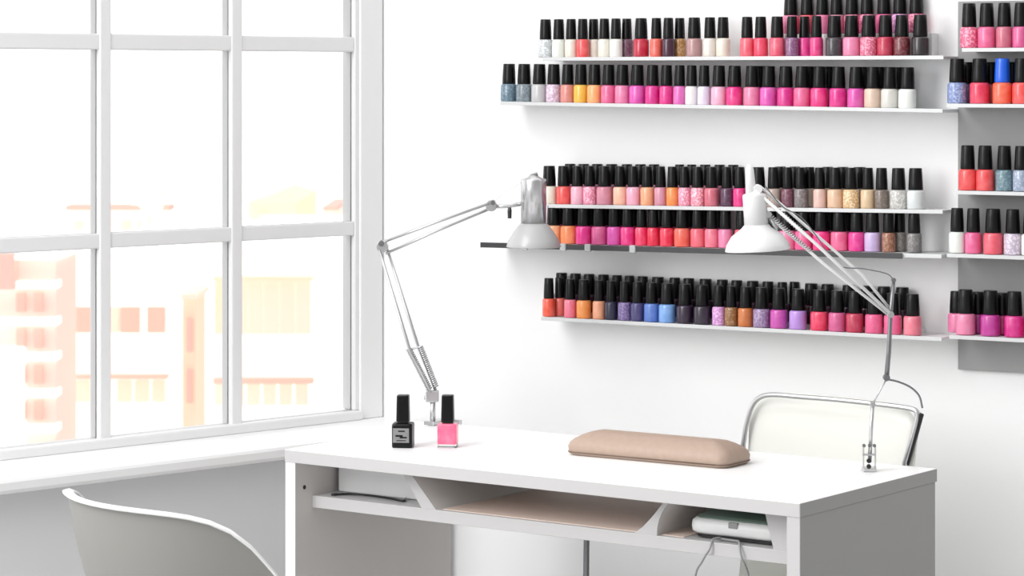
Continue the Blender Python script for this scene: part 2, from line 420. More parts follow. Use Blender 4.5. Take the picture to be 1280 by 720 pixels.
# its two white leads droop over the tray's front edge
def lead(pts_px, label, m):
    pts = []
    for px, py, g in pts_px:
        x, z = deskg(px, py, g)
        if g > .0475 and py < 682: z = max(z, TZ+.0045)
        pts.append(D(x, g, z))
    tag(obj('power_lead', tube(nb(), spline(pts, 8), .0018, 8), m, None, smooth=True), label, 'cable')
lead([(900, 672, .064), (891, 679, .0505), (887, 686, .043), (882, 694, .043), (877, 703, .05), (871, 713, .06), (868, 730, .07), (866, 760, .07)], 'thin lead of the nail lamp hanging down nearest the tray middle', M['lead'])
lead([(897, 674, .067), (910, 676.5, .064), (922, 679, .0615), (924, 681, .0505), (925, 688, .043), (927.5, 698, .043), (932, 708, .05), (936, 722, .06), (940, 760, .07)], 'thin lead of the nail lamp hanging down nearest the desk end panel', M['lead'])

# ------------------------------------------------------------------ hand cushion on the desk
c0, c1, c2 = deskpt(705, 568.5, DT), deskpt(907, 587, DT), deskpt(939, 572, DT)
cl = math.hypot(c1[0]-c0[0], c1[1]-c0[1]); ca = math.atan2(c1[1]-c0[1], c1[0]-c0[0]); cd = .105
cush = thing('hand_cushion', 'tan leather hand cushion with rounded ends lying on the desk', 'cushion', D(c0[0], c0[1], DT), RD+ca)
rings = []
for i, z in ((.006, 0), (.001, .004), (.0, .016), (.0025, .0235), (.009, .030), (.019, .0365), (.030, .0415), (.040, .0437), (.048, .0447), (.0515, .045)):
    ring = []
    for x, y in rrect(cl/2-i*1.15, i, cd-i, max(.0008, .02-i*.37), 6):
        ring.append((x+cl/2, y, z))
    rings.append(ring)
o = obj('pad', loft(nb(), rings), M['leather'], cush, smooth=True)
o = obj('seam', tube(nb(), [(x+cl/2, y, .006) for x, y in rrect(cl/2-.0005, .0005, cd-.0005, .02, 6)]+[(cl-.02, .0005, .006)], .0012, 6), mat('leather seam', srgb(110,90,78), .6, noise=.1), cush, smooth=True)

# ------------------------------------------------------------------ the two bottles on the desk
def deskbottle(px0, px1, py, hpx, label, black):
    p = onplane((px0+px1)/2, py, DT); Y = p.y; s = Y/F
    r = thing('nail_polish_bottle', label, 'nail polish bottle', p+Vector((0, .0, 0)), RD*.0-.1, None)
    hw_ = (px1-px0)/2*s; H = hpx*s
    if black:
        bh = H*.475; body = [(hw_*.93, 0), (hw_, .002), (hw_, bh*.9), (hw_*.94, bh*.97), (hw_*.6, bh)]
        o = obj('glass_body', lathe(nb(), body, 40, sq=9), M['cap'], r)
        obj('label_plate', bx(-hw_*.86, hw_*.7, -hw_-.0006, -hw_+.001, bh*.22, bh*.8), M['labelgrey'], r)
        for k, (a, b, zz, hh) in enumerate(((-.35, .3, .66, .05), (-.6, .1, .46, .07), (-.2, .5, .40, .06), (-.5, .4, .29, .03))):
            obj('lettering', bx(a*hw_, b*hw_, -hw_-.0010, -hw_-.0004, bh*zz, bh*(zz+hh)), M['cap'], r)
        cw = hw_*.62; c0_ = bh
    else:
        bh = H*.46; body = [(hw_*.97, .007), (hw_, .009), (hw_, bh*.93), (hw_*.9, bh*.985), (hw_*.55, bh)]
        o = obj('glass_body', lathe(nb(), body, 40, sq=9), M['creme'], r); o.color = (*srgb(255,92,132), 1)
        obj('clear_base', lathe(nb(), [(hw_*.93, 0), (hw_*.98, .0015), (hw_*.98, .007)], 40, sq=9), M['glassclear'], r)
        cw = hw_*.64; c0_ = bh
    obj('neck_ring', lathe(nb(), [(cw*.85, c0_-.001), (cw*.85, c0_+.003)], 32, sq=5), M['black'], r)
    obj('cap', lathe(nb(), [(cw*1.0, c0_+.002), (cw*1.02, c0_+.004), (cw*.94, H-.002), (cw*.86, H)], 40, sq=6), M['cap'], r)
deskbottle(491, 517, 558.5, 65, 'square black polish bottle with grey label and black cap standing on the desk', True)
deskbottle(547.5, 572, 558.5, 65, 'square bright pink polish bottle with black cap standing on the desk', False)

# ------------------------------------------------------------------ articulated lamps
def ball(bm, p, r, sc=(1, 1, 1)):
    bmesh.ops.create_uvsphere(bm, u_segments=16, v_segments=10, radius=r, matrix=Matrix.Translation(p) @ Matrix.Diagonal((*sc, 1))); return bm
def disc(bm, p, r, w, axis=(0, 1, 0)):
    q_ = Vector((0, 0, 1)).rotation_difference(Vector(axis)).to_matrix().to_4x4()
    return lathe(bm, [(r*.9, -w), (r, -w*.8), (r, w*.8), (r*.9, w)], 18, mtx=Matrix.Translation(p) @ q_)
def knob(par, p, r, w, m=M['chrome'], n='joint'): obj(n, disc(nb(), p, r, w), m, par, smooth=False)
def lamp_root(label, base):
    return thing('desk_lamp', label, 'lamp', base)
def shade(par, pt, tilt, m1, m2, r0, H1, r1, H2, flat=1):
    """cylinder neck over a flared bell; pt = top centre; returns nothing"""
    mt = Matrix.Translation(pt) @ Matrix.Rotation(tilt, 4, 'Y')
    o = obj('lamp_socket', lathe(nb(), [(r0*.35, .008), (r0*.5, .004), (r0*.97, 0), (r0, -.004), (r0, -H1)], 32, mtx=mt), m1, par, smooth=False)
    for p in o.data.polygons: p.use_smooth = len(p.vertices) == 4
    pr_ = [(r0*.9, -H1), (r0*1.02, -H1), (r0*1.25, -H1-H2*.12), (r1*.78, -H1-H2*.42), (r1*.95, -H1-H2*.75), (r1, -H1-H2*.97), (r1*.99, -H1-H2), (r1*.94, -H1-H2*.95), (r1*.72, -H1-H2*.45), (r0*.9, -H1-H2*.15), (r0*.85, -H1)]
    sh = obj('lamp_shade', lathe(nb(), pr_, 40, mtx=mt), m2, par, smooth=True)
    obj('bulb', ball(nb(), mt @ Vector((0, 0, -H1-H2*.5)), r0*.7), M['lamp_white'], par, smooth=True)

# lamp clamped to the far end of the desk
b0 = D(*deskpt(541, 531, DT), DT); Y1 = b0.y
L = lamp_root('chrome spring-arm lamp clamped at the desk end beside the window', b0)
def l1(px, py, dy=0): return P(px, py, Y1+dy)-b0
yb = .0
yl = DEP-deskpt(541, 531, DT)[1]+.0012
bm = nb(); box(bm, -.012, .012, -.014, yl+.006, .0006, .008); box(bm, -.008, .038, yl, yl+.006, -.045, .008); box(bm, .022, .038, .008, yl+.006, -.05, -.043)
bmesh.ops.rotate(bm, verts=bm.verts, cent=(0, 0, 0), matrix=Matrix.Rotation(RD, 3, 'Z'))
obj('clamp', bm, M['chrome'], L, bev=.001)
obj('clamp_screw', tube(nb(), [Matrix.Rotation(RD, 3, 'Z') @ Vector((.030, .016, z)) for z in (-.043, -.0245)], .004, 10), M['chrome'], L)
obj('post', tube(nb(), [Vector((0, 0, .004)), l1(541, 500)], .0055, 12), M['chrome'], L, smooth=True)
bm = nb(); p = l1(540, 494); box(bm, p.x-.013, p.x+.014, -.009, .009, p.z-.013, p.z+.010)
obj('bracket', bm, M['chrome'], L, bev=.002)
obj('wing_screw', tube(nb(), [l1(530, 497), l1(541, 497)], .004, 8), M['chrome'], L)
rod = lambda pts, r, m=M['chrome'], n='arm_rod': obj(n, tube(nb(), pts, r, 8), m, L, smooth=True)
rod([l1(538, 490, -.012), l1(513, 440, -.012), l1(474, 312, -.012)], .0030); rod([l1(545, 489, .012), l1(523, 434, .012), l1(484, 311, .012)], .0030)
for a, b in (((537, 487), (511, 436)), ((545, 484), (525, 433))):
    o = obj('spring', coil(nb(), l1(*a), l1(*b), .0052, .0016, 22), M['spring'], L, smooth=True)
obj('cross_pin', tube(nb(), [l1(510, 437), l1(528, 433)], .002, 8), M['chrome'], L)
knob(L, l1(478, 308), .012, .014); knob(L, l1(477, 304), .006, .017, M['chrome_dark'], 'joint_pin')
rod([l1(480, 302, -.01), l1(545, 278, -.01), l1(612, 254, -.01)], .0028); rod([l1(482, 317, .01), l1(545, 289, .01), l1(612, 261, .01)], .0028)
knob(L, l1(614, 257), .0115, .012); knob(L, l1(616, 253), .005, .016, M['chrome_dark'], 'joint_pin')
rod([l1(618, 258), l1(630, 258), l1(640, 257), l1(655, 254)], .004, n='head_bracket')
obj('thumb_knob', tube(nb(), [l1(637, 259), l1(637, 263), l1(637, 273)], [.003, .0045, .004], 10), M['black'], L)
obj('lamp_cord', tube(nb(), spline([l1(617, 252), l1(632, 240), l1(645, 232), l1(656, 224), l1(664, 222)], 6), .0010, 6), M['white_cable'], L, smooth=True)
s1 = Y1/F
shade(L, l1(667, 224), 0, M['chrome'], M['lamp_grey'], 16*s1, 55*s1, 34*s1, 30*s1)
obj('swivel', tube(nb(), [l1(659, 224), l1(664, 219.5), l1(672, 217)], .003, 8), M['chrome_dark'], L)

# lamp clamped at the near back corner
b2 = D(*deskpt(1086.5, 589, DT), DT); Y2 = b2.y
L = lamp_root('white spring-arm lamp clamped near the back corner of the desk by the chair', b2)
def l2(px, py, dy=0): return P(px, py, Y2+dy)-b2
bm = nb(); box(bm, -.011, .011, -.012, .02, .0006, .006)
pz = l2(1086, 556).z
for sx in (-.0115, .0095): box(bm, sx, sx+.002, -.006, .006, .004, pz)
box(bm, -.0115, .0115, -.006, .006, .028, .031)
obj('clamp', bm, M['chrome'], L, bev=.0006)
for px, py in ((1080, 557), (1093, 557), (1087, 557)): obj('clamp_bolt', disc(nb(), l2(px, py, -.008), .003, .003), M['chrome_dark'], L)
for py in (576, 583): obj('clamp_screw', disc(nb(), l2(1086, py, -.008), .004, .003), M['black'], L)
obj('post', tube(nb(), [l2(1087, 578), l2(1089, 535), l2(1091, 506)], .0035, 12), M['chrome'], L, smooth=True)
knob(L, l2(1091, 505), .005, .005, M['chrome'])
obj('post_link', tube(nb(), [l2(1091, 505), l2(1100, 488), l2(1108, 474)], .0016, 8), M['chrome'], L, smooth=True)
obj('lower_arm', tube(nb(), [l2(1108, 474), l2(1111, 440), l2(1113, 395), l2(1117, 352)], [.0045, .0042, .004, .003], 10), M['chrome_dark'], L, smooth=True)
knob(L, l2(1108, 472), .006, .006, M['chrome_dark']); knob(L, l2(1113, 393), .006, .007, M['chrome']); knob(L, l2(1117, 350), .004, .005, M['chrome_dark'])
rod = lambda pts, r, m=M['lamp_white'], n='arm_rod': obj(n, tube(nb(), pts, r, 8), m, L, smooth=True)
rod([l2(944, 238, -.012), l2(1020, 305, -.012), l2(1112, 391, -.006)], .0030); rod([l2(958, 268, .0), l2(1030, 330, .0), l2(1113, 395, .0)], .0028)
rod([l2(950, 233, .012), l2(1030, 302, .012), l2(1078, 344, .012), l2(1114, 388, .006)], .0026)
for a, b in (((952, 244), (1006, 293)), ((963, 270), (1012, 313))): obj('spring', coil(nb(), l2(*a), l2(*b), .0035, .0013, 20), M['spring'], L, smooth=True)
obj('lamp_cord', tube(nb(), spline([l2(956, 232), l2(978, 258), l2(1002, 272), l2(1024, 300), l2(1046, 331), l2(1080, 336), l2(1108, 342), l2(1117, 350)], 6), .0011, 6), M['grey_cable'], L, smooth=True)
obj('cable_rod', tube(nb(), spline([l2(1108, 474), l2(1122, 477), l2(1138, 484), l2(1149, 495), l2(1153, 510)], 6), .0018, 8), M['chrome_dark'], L, smooth=True)
knob(L, l2(947, 236), .008, .014, M['lamp_white']); knob(L, l2(960, 268), .006, .01, M['chrome'])
obj('head_bracket', tube(nb(), [l2(960, 268), l2(970, 285), l2(968, 296)], .0035, 8), M['chrome'], L, smooth=True)
s2 = Y2/F
obj('head_stem', tube(nb(), [l2(937, 206), l2(937, 212), l2(939, 246)], [.004, .0075, .010], 16), M['lamp_white'], L, smooth=True)
shade(L, l2(943, 243), -.06, M['lamp_white'], M['lamp_white'], 15*s2, 38*s2, 41*s2, 32*s2)

# ------------------------------------------------------------------ chair behind the desk
G0 = .60
def cp(px, py, g=G0): x, z = deskg(px, py, g); return Vector((x, g, z))
x_l, x_r = cp(930, 545).x, cp(1147, 520).x
cb = D((x_l+x_r)/2, .42, 0)
ch = thing('side_chair', 'cream chair with a chrome tube frame standing behind the desk', 'chair', cb, RD)
off = Vector((-(x_l+x_r)/2, -.42, 0))
path = [cp(*p_)+off for p_ in ((929, 556), (933, 530), (940, 508), (950, 497), (966, 493.5), (1000, 496), (1050, 500), (1100, 505.5), (1134, 510), (1145, 514), (1146, 522), (1141, 543), (1131, 578))]
path = spline(path, 6)
path = [Vector((path[0].x-.005, path[0].y, 0.01)), Vector((path[0].x, path[0].y, .45))]+path+[Vector((path[-1].x-.01, path[-1].y, .45)), Vector((path[-1].x, path[-1].y, 0.01))]
obj('frame', tube(nb(), path, .0048, 10), M['chrome'], ch, smooth=True)
sl = [cp(*p_, G0+.004)+off for p_ in ((1151, 517), (1143, 546), (1132.5, 580))]
obj('dark_upright', tube(nb(), sl, .0062, 10), M['black'], ch, smooth=True)
# backrest shell: a gently curved sheet inside the frame
bm = nb(); NX, NZ = 16, 12; grid = []
for side in (0, 1):
    gr_ = []
    for j in range(NZ+1):
        v = j/NZ; row = []
        for i in range(NX+1):
            u_ = i/NX
            x0 = path[8].x+.012*(1-v); xa = x_l+off.x+.004; xb = x_r+off.x-.006-(1-v)*.035
            x = xa+(xb-xa)*u_
            zt = .838-.006*u_-.034*max(0, (abs(u_-.5)*2)**8)
            z = .44+(zt-.44)*v
            y = G0-.42+.012-.05*0+.018*math.sin(PI*u_)-.05*(1-v)**2+side*.006
            row.append(bm.verts.new((x, y, z)))
        gr_.append(row)
    grid.append(gr_)
for gr_ in grid:
    for j in range(NZ):
        for i in range(NX): bm.faces.new((gr_[j][i], gr_[j][i+1], gr_[j+1][i+1], gr_[j+1][i]))
A, B = grid
for j in range(NZ):
    for i in (0, NX): bm.faces.new((A[j][i], A[j+1][i], B[j+1][i], B[j][i]))
for i in range(NX):
    for j in (0, NZ): bm.faces.new((A[j][i], A[j][i+1], B[j][i+1], B[j][i]))
obj('backrest', bm, M['cream'], ch, smooth=True)
sx0, sx1 = x_l+off.x+.01, x_r+off.x-.03
obj('seat', loft(nb(), [[(x+(sx0+sx1)/2, y, z) for x, y in rrect((sx1-sx0)/2-i, -.28+i, .16-i, .05)] for i, z in ((.008, .425), (0, .432), (0, .442), (.006, .45))]), M['cream'], ch, smooth=False)
fx = deskg(733, 690, .16)[0]+off.x
for lx, bxx in ((fx, path[1].x), (sx1+.02, path[-2].x)):
    obj('leg', tube(nb(), spline([(lx, -.26, .0), (lx, -.26, .30), (lx, -.26, .585), (lx, -.252, .608), (lx, -.22, .6165), ((lx+bxx)/2, -.02, .6175), (bxx, G0-.42-.006, .619)], 6), .0055, 10), M['chrome_dark'], ch, smooth=True)

# ------------------------------------------------------------------ shell armchair in front, seen from behind
YC = 4.10
cc = P(303, 0, YC)
arm = thing('shell_armchair', 'pale grey moulded shell chair with white rim seen from behind, before the window sill', 'chair', (cc.x, YC, 0), math.radians(-50))
def shell_pt(th, v):
    """th: 0 at the middle of the back (towards -y), +-pi/2 at the arms; v: 0 seat bottom .. 1 rim"""
    a = abs(th)/PI
    rim = .812-.20*(1/(1+math.exp(-(a-.375)*22)))-.12*max(0, a-.5)/.5
    seatz = .425
    R = .260*(1-(1-v)**1.35)*(1+.05*v**2)/1.05
    z = seatz+(rim-seatz)*(v**2.2)
    return Vector((R*math.sin(th)*1.02, -R*math.cos(th), z))
NT, NV = 56, 18
bm = nb(); outer = []; inner = []
for i in range(NT):
    th = -PI+2*PI*i/NT
    o_, n_ = [], []
    for j in range(NV+1):
        v = j/NV; p = shell_pt(th, max(v, .02))
        o_.append(bm.verts.new(p)); q_ = shell_pt(th, max(v, .02)); c = Vector((math.sin(th), -math.cos(th), 0))
        n_.append(bm.verts.new(q_-c*.007*(min(1, v*2))+Vector((0, 0, .006*(1-v)))))
    outer.append(o_); inner.append(n_)
for i in range(NT):
    k = (i+1) % NT
    for j in range(NV):
        bm.faces.new((outer[i][j], outer[k][j], outer[k][j+1], outer[i][j+1])); bm.faces.new((inner[i][j], inner[i][j+1], inner[k][j+1], inner[k][j]))
    pass
bm.faces.new([outer[i][0] for i in range(NT)]); bm.faces.new([inner[i][0] for i in range(NT)][::-1])
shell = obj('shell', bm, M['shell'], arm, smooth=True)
bm = nb(); ro, ri = [], []
for i in range(NT):
    th = -PI+2*PI*i/NT; p = shell_pt(th, 1); c = Vector((math.sin(th), -math.cos(th), 0)); f = max(0, math.cos(th*.9))
    prof_ = [p+c*(.0015+.004*f)+Vector((0, 0, -.001)), p+c*(.003+.006*f)+Vector((0, 0, .003)), p+Vector((0, 0, .005)), p-c*.009+Vector((0, 0, .002)), p-c*.009+Vector((0, 0, -.004))]
    ro.append([bm.verts.new(v) for v in prof_])
for i in range(NT):
    a, b = ro[i], ro[(i+1) % NT]
    for j in range(4): bm.faces.new((a[j], b[j], b[j+1], a[j+1]))
    bm.faces.new((a[4], b[4], b[0], a[0]))
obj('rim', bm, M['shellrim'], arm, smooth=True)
for sx in (-1, 1):
    for sy in (-1, 1): obj('leg', tube(nb(), [(sx*.06, sy*.06, .425), (sx*.2, sy*.2, 0)], [.012, .009], 10), M['chrome'], arm, smooth=True)

# ------------------------------------------------------------------ shelves and bottles on the back wall
ORD = 'first second third fourth fifth sixth seventh eighth ninth tenth eleventh twelfth thirteenth fourteenth fifteenth sixteenth seventeenth eighteenth nineteenth twentieth'.split()
ORD += ['twenty-'+w for w in ORD[:9]]+['thirtieth']+['thirty-'+w for w in ORD[:9]]
BD = .0158                                   # bottle radius
def bottle_meshes():
    body = [(.0152, 0), (.0167, .0008), (.0172, .003), (.0172, .018), (.0171, .032), (.0163, .0355), (.0130, .0374), (.0085, .0378)]
    capp = [(.0136, .0375), (.0139, .0387), (.0136, .050), (.0128, .066), (.0120, .0787), (.0112, .0797)]
    out = {}
    for k in ('creme', 'glitter'):
        o = obj('glass_body', lathe(nb(), body, 20), M[k], None, smooth=True); out[k] = o.data; bpy.data.objects.remove(o)
    for k, m in (('cap', 'cap'), ('bluecap', 'bluecap')):
        o = obj('cap', lathe(nb(), capp, 18), M[m], None, smooth=True); out[k] = o.data; bpy.data.objects.remove(o)
    for me in out.values():
        for p in me.polygons: p.use_smooth = len(p.vertices) == 4
        me.update()
    return out
BM_ = bottle_meshes()
proto = None
def place_bottle(loc, rot, col, glit, label, group, cap='cap', scl=1.0):
    r = bpy.data.objects.new('nail_polish_bottle', None); C.objects.link(r); r.empty_display_size = .01
    r.location = loc; r.rotation_euler = rot; r.scale = scl
    tag(r, label, 'nail polish bottle', group)
    g = bpy.data.objects.new('glass_body', BM_['glitter' if glit else 'creme']); C.objects.link(g); g.parent = r; g.color = (*(v*.86 for v in srgb(*col)), 1)
    c = bpy.data.objects.new('cap', BM_[cap]); C.objects.link(c); c.parent = r
    return r

# colour words -> (sRGB, glitter)
K = {'clear silver': ((205,208,208), 1), 'milky white': ((240,238,235), 0), 'cream': ((236,226,210), 0), 'ivory': ((241,232,220), 0), 'coral red': ((240,78,78), 0),
 'mauve glitter': ((108,72,92), 1), 'crimson': ((190,16,58), 0), 'coral': ((238,98,88), 0), 'dark plum': ((66,34,56), 0), 'gold-brown glitter': ((176,124,66), 1),
 'dusty mauve': ((186,140,138), 0), 'pearl white': ((228,222,218), 0), 'rose red': ((232,52,92), 0), 'pink coral': ((238,92,112), 0), 'purple shimmer': ((138,80,128), 1),
 'magenta': ((228,40,140), 0), 'hot pink': ((236,42,130), 0), 'charcoal glitter': ((62,52,60), 1), 'light pink': ((234,128,168), 0), 'pink glitter': ((222,108,146), 1),
 'raspberry': ((196,40,78), 0), 'wine brown': ((112,36,44), 1), 'black-brown': ((48,34,34), 0), 'blue-grey glitter': ((104,132,146), 1), 'grey glitter': ((124,140,146), 1),
 'silver': ((196,202,202), 0), 'lilac glitter': ((208,186,206), 1), 'dusty salmon': ((222,140,128), 0), 'yellow': ((238,186,56), 0), 'apricot': ((248,176,108), 0),
 'rose pink': ((236,98,148), 0), 'orchid': ((226,84,176), 0), 'fuchsia': ((220,32,140), 0), 'violet pink': ((222,108,190), 0), 'lavender white': ((232,220,238), 0),
 'pale pink': ((240,178,200), 0), 'nude beige': ((222,192,178), 0), 'pale beige': ((218,212,204), 0), 'white': ((238,238,236), 0), 'soft peach': ((246,196,168), 0),
 'peach': ((246,168,130), 0), 'orange': ((245,146,66), 0), 'pink shimmer': ((232,148,170), 1), 'mauve rose': ((206,104,124), 0), 'dark purple glitter': ((80,52,72), 1),
 'taupe': ((178,160,142), 0), 'silver-black glitter': ((128,122,118), 1), 'beige': ((224,190,158), 0), 'gold beige': ((216,184,134), 1), 'dark taupe': ((120,108,98), 1),
 'light grey': ((198,196,192), 1), 'pale grey': ((220,220,220), 0), 'dusty pink': ((216,140,162), 0), 'orange peach': ((248,140,84), 0), 'pink mauve': ((218,90,150), 0),
 'red': ((230,36,72), 0), 'lavender': ((206,176,226), 0), 'copper brown': ((150,98,70), 1), 'orange red': ((242,92,62), 0), 'navy': ((34,32,62), 0),
 'purple glitter': ((120,100,156), 1), 'indigo': ((72,66,124), 0), 'cornflower blue': ((86,124,206), 0), 'sky blue': ((122,170,228), 0), 'blackberry': ((50,32,56), 0),
 'lilac pink glitter': ((214,150,204), 1), 'copper glitter': ((150,98,60), 1), 'copper orange': ((204,112,46), 0), 'grey purple': ((146,122,158), 1), 'magenta violet': ((206,76,170), 0),
 'soft violet': ((190,140,222), 0), 'cherry pink': ((240,48,96), 0), 'salmon pink': ((244,122,142), 0), 'silver-blue glitter': ((150,168,186), 1), 'periwinkle glitter': ((128,140,186), 1),
 'magenta purple': ((194,46,154), 0), 'plum glitter': ((116,66,82), 1)}

def ledge(nm, px0, px1, A, B, dfront, depth, mats=('shelf', 'shelfedge'), label=None, th=.0065, lip=0):
    """A, B: two pixels on the line where the front bottles stand"""
    sA, sB = wall_s(A[0], dfront), wall_s(B[0], dfront)
    pA, pB = W(sA, dfront, 0), W(sB, dfront, 0)
    zA, zB = zat(A[1], pA.y), zat(B[1], pB.y)
    tilt = math.atan2(zA-zB, sB-sA)
    s0, s1 = wall_s(px0, depth), wall_s(px1, depth)
    zf = lambda s: zA+(zB-zA)*(s-sA)/(sB-sA)
    r = thing('polish_shelf', label, 'shelf', W(s0, 0, zf(s0)), RW); r.rotation_euler = (0, tilt, RW)
    Ls = (s1-s0)
    obj('shelf_board', bx(0, Ls, -depth+.002, .0, -th, 0), M[mats[0]], r, bev=.001)
    obj('front_edge', bx(-.001, Ls+.001, -depth-.001, -depth+.002, -th-lip, .001), M[mats[1]], r, bev=.0006)
    return r, zf, tilt, s0, s1
def fill(rows, zf, tilt, dfront, where, group, dz=0, behind=False, scl=1.0, rowword='from the window end'):
    used = []
    ss = [wall_s(px, dfront) for px, _ in rows]
    for i, (px, kn) in enumerate(rows):
        cap = 'cap'
        if kn.startswith('!'): cap = 'bluecap'; kn = kn[1:]
        col, gl = K[kn]
        d = dfront; near = min([abs(ss[i]-ss[k]) for k in (i-1, i+1) if 0 <= k < len(ss)])
        rad = max(.0135, min(.0176*scl, near*.495))
        for _ in range(40):
            s = wall_s(px, d)
            if all(math.hypot(s-a, d-b) > rad+c for a, b, c in used): break
            d -= .0015
        used.append((s, d, rad))
        col = tuple(max(0, min(255, c+random.randint(-4, 4))) for c in col)
        lab = f'{kn} polish, {ORD[i]} from the window end, {where}'
        if cap != 'cap': lab = f'{kn} polish with a blue cap, {where}'
        place_bottle(W(s, d, zf(s)+dz+.0008), (0, tilt, RW+random.uniform(-.2, .2)), col, gl, lab, group, cap, (rad/.0172, rad/.0172, scl))
    return used

# ---- topmost
r, zf, t, s0, s1 = ledge('top', 679, 1179, (681, 72.3), (1157, 70.3), .06, .085, label='white wall shelf, topmost of the long shelves')
obj('riser', bx(wall_s(974, .03)-s0, wall_s(1166, .03)-s0, -.034, 0, .0, .0455), M['shelf'], r, bev=.001)
fill([(682,'clear silver'),(698.5,'milky white'),(714,'cream'),(728.5,'coral red'),(742,'cream'),(755.5,'ivory'),(770,'milky white'),(783.5,'mauve glitter'),(801.5,'crimson'),(820.5,'coral'),(835.5,'dark plum'),(849.7,'gold-brown glitter'),(868,'dusty mauve'),(887.5,'pearl white'),(904,'cream'),
  (934,'pink coral'),(951,'rose red'),(971.5,'pink coral'),(990,'purple shimmer'),(1005.5,'magenta'),(1020.7,'hot pink'),(1043,'charcoal glitter'),(1064.5,'light pink'),(1086,'pink glitter'),(1107,'raspberry'),(1127.5,'wine brown'),(1150.5,'black-brown')], zf, t, .066, 'front row of topmost long shelf', 'front bottles on the topmost shelf')
fill([(988.6,'light pink'),(1009,'pink coral'),(1028,'light pink'),(1046,'dusty pink'),(1065,'pink glitter'),(1084,'pink glitter'),(1105,'rose pink'),(1125,'lilac pink glitter'),(1145.6,'pink glitter')], zf, t, .017, 'raised back row of topmost shelf', 'raised back row of the topmost shelf', dz=.0455)
# ---- second
r, zf, t, s0, s1 = ledge('second', 626, 1178, (636, 127.3), (1140, 135.8), .06, .095, label='white wall shelf, second of the long shelves from the top')
row2 = [(636,'blue-grey glitter'),(655,'grey glitter'),(674,'silver'),(692,'lilac glitter'),(709.5,'dusty salmon'),(726,'yellow'),(743,'apricot'),(760.6,'rose pink'),(778,'light pink'),(796.5,'orchid'),(815.5,'fuchsia'),(833,'magenta'),(849.5,'violet pink'),(864.5,'milky white'),(880,'lavender white'),(898.5,'pale pink'),
  (918,'hot pink'),(940,'light pink'),(960.5,'orchid'),(982,'fuchsia'),(1002.6,'rose pink'),(1024,'hot pink'),(1047.6,'magenta'),(1070,'orchid'),(1091,'nude beige'),(1112,'pale beige'),(1134,'white')]
fill(row2, zf, t, .068, 'front row of second long shelf', 'front bottles on the second shelf')
fill([(950,'light pink'),(1013,'magenta'),(1036,'orchid'),(1081,'rose pink'),(1101,'cream'),(1123,'pale grey')], zf, t, .024, 'back row of second long shelf', 'back row of the second shelf')
# ---- third
r, zf, t, s0, s1 = ledge('third', 686, 1178, (690, 255.2), (1145, 261.8), .06, .085, label='white wall shelf, third of the long shelves from the top')
obj('riser', bx(wall_s(690, .03)-s0, wall_s(935, .03)-s0, -.036, 0, .0, .003), M['shelf'], r)
row3 = [(687,'cream'),(705,'coral red'),(722,'pale pink'),(737.5,'pink shimmer'),(756,'dusty pink'),(775.5,'soft peach'),(792,'pale pink'),(809.5,'peach'),(826,'dusty pink'),(841,'orange'),(856,'pink shimmer'),(872.5,'pink shimmer'),(890,'mauve rose'),(909,'dark purple glitter'),(925,'hot pink'),(948.5,'plum glitter'),
  (967.5,'taupe'),(985,'plum glitter'),(1001,'silver-black glitter'),(1012.5,'taupe'),(1025,'nude beige'),(1044.5,'beige'),(1064,'gold beige'),(1085,'beige'),(1102.5,'dark taupe'),(1123.5,'light grey'),(1145,'pale grey')]
fill(row3, zf, t, .066, 'front row of third long shelf', 'front bottles on the third shelf')
fill([(px,'dusty pink') for px in (713,730,747,765,784,801,818,850,865,882,900,917)], zf, t, .018, 'back row of third long shelf', 'back row of the third shelf', dz=.003)
fill([(px,'taupe') for px in (976,994,1035,1054,1075)], zf, t, .018, 'beige end, third shelf back row', 'beige end of the third shelf back row')
# ---- fourth, with the dark front rail
r, zf, t, s0, s1 = ledge('fourth', 601, 1127, (692, 304.0), (1142, 315.5), .06, .105, mats=('shelf', 'rail'), label='wall shelf with a dark metal front rail, fourth of the long shelves', th=.009, lip=.001)
obj('shelf_end', bx(s1-s0, wall_s(1177, .1)-s0, -.1, 0, -.008, 0), M['shelfedge'], r, bev=.001)
for px in (656, 704, 735, 791): 
    xx = wall_s(px, .105)-s0
    obj('clip', bx(xx-.007, xx+.007, -.1085, -.101, -.013, .003), M['clip'], r, bev=.002)
fill([(692,'peach'),(711,'orange peach'),(730,'magenta'),(749.5,'pink mauve'),(768,'orchid'),(785,'hot pink'),(802,'cherry pink'),(817,'red'),(834,'red'),(853,'coral'),(872.5,'pink coral'),(890,'salmon pink'),(907,'light pink'),(928,'pink coral'),(946,'rose pink'),(964,'dusty pink'),
  (984,'light pink'),(1004.5,'rose pink'),(1027,'hot pink'),(1049.5,'rose pink'),(1071,'magenta'),(1091,'lavender'),(1111,'copper brown'),(1125,'silver-black glitter'),(1143,'silver-black glitter')], zf, t, .07, 'front row of dark-railed long shelf', 'front bottles on the dark-railed fourth shelf')
fill([(px,'rose pink') for px in (701,720,739,758,776,793,826,843,862,881,899)], zf, t, .022, 'back row of dark-railed long shelf', 'back row of the dark-railed shelf')
fill([(px,'dusty pink') for px in (994,1016,1038,1060)], zf, t, .022, 'dark-railed shelf back row past white lamp', 'far end back row of the dark-railed shelf')
